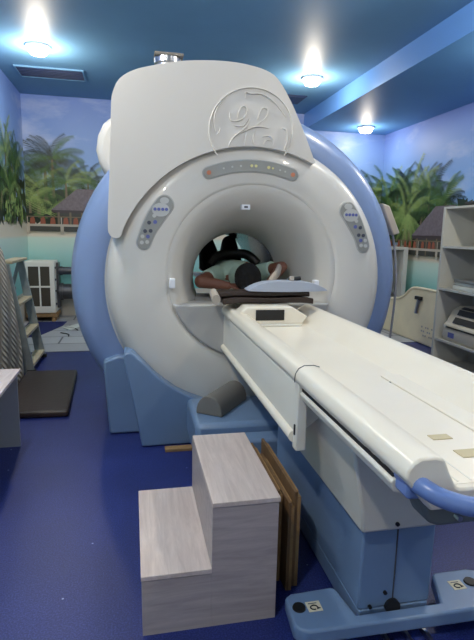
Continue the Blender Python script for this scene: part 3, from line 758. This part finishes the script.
Tr = MB(); Tr.ball((.80, 4.36, 1.075), (.182, .15, .1))
for s in (-1, 1):
    x = .80+s*.09; n = 5
    for a, b_, r1, r2 in (((x, 4.40, 1.08), (x+s*.02, 4.72, 1.295), .095, .072), ((x+s*.02, 4.72, 1.295), (x, 4.95, 1.07), .072, .056)):
        Tr.tube([Vector(a).lerp(Vector(b_), k/n) for k in range(n+1)], [r1+(r2-r1)*k/n for k in range(n+1)], 14); Tr.ball(a, r1); Tr.ball(b_, r2)
remesh_obj(Tr, 'trousers', 'trouser', PP, .009, 4)
# dark strap across the chest and the pale coil wedge beside the head
mb = MB(); mb.tube(cr_spline([(.60, 3.92, 1.13), (.66, 3.98, 1.20), (.78, 4.02, 1.225), (.92, 4.0, 1.22), (1.0, 3.95, 1.15)], 6), .03, 12, ell=1.3)
tag(mb.build('surface_coil', 'black', None, smooth=True), 'black flexible coil strap laid across the patient chest inside the bore', 'coil')
mb = MB(); mb.tube(cr_spline([(.895, 3.20, 1.055), (.93, 3.26, 1.085), (.985, 3.33, 1.125), (1.02, 3.40, 1.16)], 5), [.012]*4+[.02]*9+[.018]*3, 12, ell=1.6)
tag(mb.build('arm_cushion', 'padsheet', None, smooth=True), 'slim pale cushion propped between the patient head and raised right elbow', 'cushion')
# ------------------------------------------------------------------ step, panels, bolster
S = empty('step_stool', (.26, 1.86, 0), 'two-tier grey wood-grain laminate step box beside the patient table', 'step')
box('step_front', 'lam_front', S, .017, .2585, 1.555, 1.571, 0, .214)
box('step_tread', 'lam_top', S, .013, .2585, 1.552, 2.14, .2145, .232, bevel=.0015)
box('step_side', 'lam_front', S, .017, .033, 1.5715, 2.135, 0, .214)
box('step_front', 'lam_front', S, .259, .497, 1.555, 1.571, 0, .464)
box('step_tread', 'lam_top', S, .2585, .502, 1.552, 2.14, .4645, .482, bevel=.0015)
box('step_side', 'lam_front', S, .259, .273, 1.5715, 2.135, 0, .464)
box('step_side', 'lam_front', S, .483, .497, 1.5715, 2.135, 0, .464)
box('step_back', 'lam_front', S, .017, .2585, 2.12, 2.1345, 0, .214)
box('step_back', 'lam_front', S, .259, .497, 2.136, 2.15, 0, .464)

plys = [(.515, .540, 1.76, 2.14, .385, 'brown wooden board leaning nearest to the laminate step box'),
        (.545, .570, 1.74, 2.20, .40, 'brown wooden board, second one out from the laminate step box'),
        (.576, .600, 1.68, 2.12, .38, 'brown wooden board in the middle of the leaning stack'),
        (.606, .632, 1.70, 2.22, .41, 'brown wooden board leaning nearest to the blue table pedestal')]
for k, (x0, x1, y0, y1, h, lab) in enumerate(plys):
    mb = MB(); mb.box(x0, x0+.012, y0, y1, 0, h); 
    for yy in (y0, y1-.03): mb.box(x0+.0125, x1, yy, yy+.03, 0, h-.02, 1)
    mb.box(x0+.0125, x1, y0+.031, y1-.031, h-.045, h-.012, 1)
    tag(mb.build('wooden_board', ['plywood', 'cardboard'], None, bevel=.001), lab, 'board', 'wooden boards stacked between step and table')

# grey half-round foam bolster on the docking base
d = Vector((.22, .30, 0)).normalized(); s_ = Vector((d.y, -d.x, 0)); prof = []
for k in range(15): t = PI*k/14; prof.append((.085*math.cos(t), .105*math.sin(t)))
prof += [(-.085, -.012), (.085, -.012)]
mb = MB(); o0 = Vector((.43, 2.77, .343)); n = len(prof); vs = []
for t in (0, .37):
    for a, c in prof: vs.append(o0+d*t+s_*a+Vector((0, 0, c)))
mb.add(vs, [tuple(range(n)), tuple(range(2*n-1, n-1, -1))]+[(i, n+i, n+(i+1) % n, (i+1) % n) for i in range(n)])
tag(mb.build('foam_bolster', 'foam', None, bevel=.006), 'dark grey half-round foam bolster lying on the blue docking base', 'bolster')
tag(box('wood_strip', 'cardboard', None, .19, .40, 3.02, 3.075, 0, .02, bevel=.002), 'thin tan wooden strip on the floor at the foot of the scanner', 'wood strip')

# ------------------------------------------------------------------ left side of the room
Bn = empty('bench', (-1.0, 2.9, 0), 'low bench with pale wood-grain top and grey end panel at the left edge', 'bench')
box('bench_top', 'benchtop', Bn, -1.35, -.708, 2.25, 3.30, .492, .512, bevel=.002)
box('end_panel', 'benchgrey', Bn, -1.33, -.727, 3.262, 3.282, 0, .4915)
box('end_panel', 'benchgrey', Bn, -1.33, -.727, 2.27, 2.29, 0, .4915)
box('back_rail', 'benchgrey', Bn, -1.33, -1.31, 2.291, 3.261, .30, .4915)

mb = MB(); mb.prism([(-1.0, 3.76), (-.485, 3.745), (-.535, 4.90), (-1.0, 4.92)], 2, .002, .055)
tag(mb.build('floor_cushion', 'brownpad', None, bevel=.02, seg=4), 'flat dark brown vinyl mat lying on the blue floor at left', 'mat')

# woven mat folded, leaning on the left wall
mb = MB(); P = []
for (x, z) in ((-1.012, .02), (-1.02, .30), (-1.055, .65), (-1.10, 1.0), (-1.135, 1.19), (-1.16, 1.235), (-1.20, 1.24), (-1.235, 1.20), (-1.215, 1.0), (-1.17, .65), (-1.13, .3), (-1.115, .02)): P.append((x, z))
mb.prism(P, 1, 3.55, 4.86)
tag(mb.build('folded_woven_mat', 'woven', None, bevel=.01), 'tan ribbed woven mat folded upright beside the stepladder at left', 'mat')

# stepladder
Ld = empty('stepladder', (-1.1, 5.32, 0), 'grey aluminium stepladder with three tan treads standing by the left wall', 'stepladder')
def lx(z): return -.945-.17*z
for y in (5.02, 5.66):
    mb = MB(); mb.prism([(lx(0), 0), (lx(1.06), 1.06), (lx(1.06)-.07, 1.06), (lx(0)-.10, 0)], 1, y-.016, y+.016); mb.build('front_rail', 'alu', Ld, bevel=.003)
    mb = MB(); mb.prism([(-1.50, 0), (-1.20, 1.03), (-1.165, 1.03), (-1.46, 0)], 1, y+.02, y+.045); mb.build('rear_rail', 'alu', Ld, bevel=.003)
for z in (.06, .35, .655):
    t_ = box('tread', 'tread', Ld, lx(z)-.10, lx(z)+.004, 5.038, 5.644, z, z+.03, bevel=.004)
box('tread', 'tread', Ld, -1.22, -1.09, 5.0, 5.68, 1.065, 1.09, bevel=.005, label='top plate')
for z in (.25, .75): box('brace', 'alu', Ld, -1.40+z*.28-.04, -1.40+z*.28-.02, 5.066, 5.655, z, z+.03)
for y in (5.02, 5.66): box('rail_foot', 'rubber', Ld, lx(0)-.07, lx(0)+.008, y-.022, y+.022, 0, .035, bevel=.004)

# white louvred unit by the back wall
Ac = empty('air_unit', (-1.33, 7.98, 0), 'white metal air unit with four dark grille panes standing against the back wall', 'air unit')
ax0, ax1 = -1.56, -1.145
box('casing', 'acwhite', Ac, ax0, ax1, 7.90, 8.30, .125, .915, bevel=.008)
mb = MB(); z0, z1 = .14, .90; xm = ax0+.205
for a in ((ax0, ax0+.045, .235, .835), (ax1-.065, ax1, .235, .835), (ax0, ax1, z0, .235), (ax0, ax1, .835, z1), (xm-.01, xm+.01, .235, .835), (ax0+.045, xm-.01, .52, .545), (xm+.01, ax1-.065, .52, .545)): mb.box(a[0], a[1], 7.875, 7.8985, a[2], a[3])
mb.build('front_frame', 'acwhite', Ac)
for (xa, xb) in ((ax0+.045, xm-.01), (xm+.01, ax1-.065)):
    for (za, zb) in ((.235, .52), (.545, .835)): box('grille_pane', 'acdark', Ac, xa, xb, 7.889, 7.8985, za, zb)
box('wooden_base', 'cardboard', Ac, ax0, ax1+.02, 7.86, 8.3, .075, .124)
for x in (ax0+.02, ax1-.06): box('wooden_foot', 'cardboard', Ac, x, x+.05, 7.88, 8.28, .0045, .0745)
mb = MB()
for zz in (.25, .45, .62, .8): mb.box(ax1+.001, ax1+.02, 7.93, 7.95, zz, zz+.03)
mb.box(ax1+.001, ax1+.035, 8.10, 8.28, .18, .88); mb.build('side_flange', 'pipe', Ac)
for z, r, x1, lab in ((.755, .06, -.66, 'dark grey pipe, the thinner upper one beside the white air unit'), (.43, .12, -.62, 'dark grey pipe, the thick lower one beside the white air unit')):
    Pp = MB(); Pp.tube([(ax1+.04, 8.14, z), (x1, 8.14, z)], r, 24); Pp.tube([(ax1+.05, 8.14, z), (ax1+.09, 8.14, z)], r*1.15, 24)
    Pp.tube([(ax1+.24, 8.14, z), (ax1+.27, 8.14, z)], r*1.1, 24)
    tag(Pp.build('duct_pipe', 'pipe', None, smooth=True), lab, 'pipe', 'pipes beside the air unit')
mb = MB(); mb.prism([(-1.52, 7.82), (-.98, 7.83), (-1.0, 7.5), (-1.22, 6.75), (-1.5, 6.7)], 2, .0045, .010)
tag(mb.build('floor_sheet', 'navy', None), 'dark navy sheet on the pale tiles in front of the air unit', 'sheet')
mb = MB(); mb.prism([(-.98, 7.3), (-.62, 7.9), (-.60, 7.7), (-.84, 7.1)], 2, .0105, .016)
tag(mb.build('paper_sheet', 'paper', None), 'crumpled white paper strip on the tiles beside the scanner', 'paper')
for p0, p1, lab in (((-.95, 7.35, .012), (-.75, 7.1, .012), 'thin dark bit of cable on the pale tiles near the white paper'), ((-.96, 6.95, .012), (-.83, 6.72, .012), 'thin dark bit of cable on the pale tiles nearest the blue floor')):
    tag(tube('cable_scrap', 'rubber', None, cr_spline([p0, (Vector(p0)+Vector(p1))/2+Vector((.05, 0, 0)), p1], 5), .007, 8), lab, 'cable scrap')

# ------------------------------------------------------------------ right side of the room
SX0, SX1, SY0, SY1 = 3.1, 3.52, 2.6, 4.62
Sf = empty('shelving_unit', (3.3, 3.6, 0), 'tall grey open shelving unit at the right edge', 'shelf unit')
zs = (.06, .335, .858, 1.285, 1.672)
for z in zs: box('shelf', 'shelfgrey', Sf, SX0, SX1, SY0+.021, SY1-.031, z, z+.022, bevel=.001)
box('side_panel', 'shelfgrey', Sf, SX0-.004, SX1, SY1-.03, SY1, 0, 1.694, bevel=.001)
box('side_panel', 'shelfgrey', Sf, SX0-.004, SX1, SY0, SY0+.02, 0, 1.694, bevel=.001)
box('back_panel', 'shelfgrey', Sf, SX1+.001, SX1+.012, SY0, SY1, 0, 1.694)
# printer
Pr = empty('printer', (3.30, 4.33, .3575), 'cream desktop printer with dark slots on the lower shelf', 'printer')
mb = MB(); mb.prism([(3.14, .358), (3.12, .40), (3.125, .52), (3.16, .545), (3.22, .665), (3.30, .70), (3.46, .70), (3.48, .66), (3.48, .358)], 1, 3.95, 4.50)
mb.build('body', 'printer', Pr, bevel=.014, seg=3)
for k, (x0, z0, x1, z1) in enumerate(((3.150, .545, 3.183, .60), (3.196, .625, 3.222, .675), (3.235, .684, 3.275, .70))):
    mb = MB(); mb.prism([(x0-.006, z0+.004), (x1-.006, z1+.004), (x1+.004, z1-.002), (x0+.004, z0-.002)], 1, 3.99, 4.38); mb.build('paper_slot', 'printdark', Pr)
box('name_plate', 'btnblue', Pr, 3.114, 3.119, 4.30, 4.39, .40, .45)
box('tray_slot', 'printdark', Pr, 3.116, 3.122, 3.99, 4.44, .49, .505)
# papers on the shelf
for k, (z, m, lab, dx) in enumerate(((.881, 'paper', 'flat pack of white paper on the middle shelf, bottom of the pile', 0), (.921, 'paper', 'white folded paper on the middle shelf, in the middle of the pile', .03), (.951, 'smoke', 'grey tray on top of the paper pile on the middle shelf', .01))):
    mb = MB(); mb.prism([(3.13+dx, 3.98), (3.44, 3.93), (3.47, 4.40), (3.17+dx, 4.47)], 2, z, z+(.038 if k == 0 else .028)); tag(mb.build('paper_stack' if k < 2 else 'document_tray', m, None, bevel=.006), lab, 'paper' if k < 2 else 'tray')
mb = MB(); mb.tube(cr_spline([(3.2, 4.42, 1.715), (3.25, 4.30, 1.735), (3.22, 4.15, 1.75), (3.35, 4.0, 1.73), (3.2, 3.9, 1.745)], 6), .024, 10, ell=.8)
mb.tube(cr_spline([(3.35, 4.35, 1.715), (3.3, 4.2, 1.755), (3.36, 4.05, 1.765), (3.3, 3.95, 1.735)], 6), .022, 10, ell=.8)
tag(mb.build('coiled_strap', 'rubber', None, smooth=True), 'dark crumpled straps lying on top of the shelving unit', 'strap')

# cream moulded cover standing behind the shelf
F = empty('moulded_cover', (3.75, 5.9, 0), 'large cream moulded machine cover standing on the floor behind the shelving', 'cover')
out = [(4.70, .003), (4.70, .72), (5.4, .725), (5.85, .725), (6.03, .712), (6.13, .67), (6.24, .59), (6.40, .525), (6.64, .485), (6.93, .42), (7.05, .40), (7.05, .003)]
mb = MB(); mb.prism(out, 0, 3.70, 3.78); mb.build('shell', 'fibre', F, bevel=.02, seg=3)
rim = cr_spline([(3.70, y, z) for y, z in out[1:-1]], 5); mb = MB(); mb.tube(rim, .018, 10); mb.build('rim', 'fibre', F, smooth=True)
box('return_flange', 'fibre', F, 3.781, 4.1, 4.70, 4.76, .003, .70, bevel=.01)
q1 = at(419, 299, 0, 3.68); q2 = at(416, 313, 0, 3.68)
l_ = tube('latch_strap', 'metal', F, [(3.675, q1.y, q1.z), (3.675, q2.y, q2.z)], .022, 8)
box('latch_head', 'black', l_, 3.655, 3.695, q1.y-.06, q1.y+.07, q1.z-.012, q1.z+.035, bevel=.004)
mb = MB()
for r, row in enumerate(('101101', '110110', '011011')):
    for c, ch in enumerate(row):
        if ch == '1': yy = 5.78-c*.045; zz = .245-r*.055; mb.box(3.6975, 3.6995, yy-.028, yy, zz-.022, zz); 
mb.build('stencil', 'fibre' if False else 'padsheet', F, label='faint stencilled block of writing')

# white cabinet and smoked coil behind
Cb = empty('side_cabinet', (4.0, 7.1, 0), 'narrow white open cabinet against the mural behind the scanner', 'cabinet')
cz = 1.222
box('side_panel', 'cabinet', Cb, 4.17, 4.24, 7.15, 7.60, 0, cz, bevel=.003)
box('side_panel', 'cabinet', Cb, 3.60, 3.63, 7.15, 7.60, 0, cz, bevel=.003)
box('top_panel', 'cabinet', Cb, 3.631, 4.169, 7.15, 7.60, cz-.04, cz, bevel=.003)
box('back_panel', 'cabinet', Cb, 3.631, 4.169, 7.58, 7.60, 0, cz-.041)
box('shelf', 'cabinet', Cb, 3.631, 4.169, 7.16, 7.579, .40, .43)
mb = MB(); mb.tube(cr_spline([(3.72, 7.3, .52), (3.78, 7.3, .75), (3.90, 7.3, .88), (4.0, 7.3, .78), (4.06, 7.3, .56), (4.08, 7.3, .50)], 6), .055, 14, ell=1.4)
tag(mb.build('curved_coil', 'smoke', None, smooth=True), 'curved grey plastic coil standing inside the narrow white cabinet', 'coil')

# ------------------------------------------------------------------ world, camera, colour management
w = bpy.data.worlds.new('world'); scene.world = w; w.use_nodes = True
w.node_tree.nodes['Background'].inputs[0].default_value = (.6, .7, .9, 1); w.node_tree.nodes['Background'].inputs[1].default_value = .1
cd = bpy.data.cameras.new('camera'); cam = bpy.data.objects.new('camera', cd); C.objects.link(cam)
cam.location = (0, 0, EYE)
R3 = Matrix((right, up, -fwd)).transposed(); cam.rotation_euler = R3.to_euler()
cd.sensor_fit = 'HORIZONTAL'; cd.sensor_width = 36; cd.lens = FPX/474*36; cd.clip_start = .02
scene.camera = cam
scene.view_settings.view_transform = 'Standard'; scene.view_settings.look = 'None'; scene.view_settings.gamma = 1
scene.view_settings.use_curve_mapping = False; scene.view_settings.exposure = 0.1
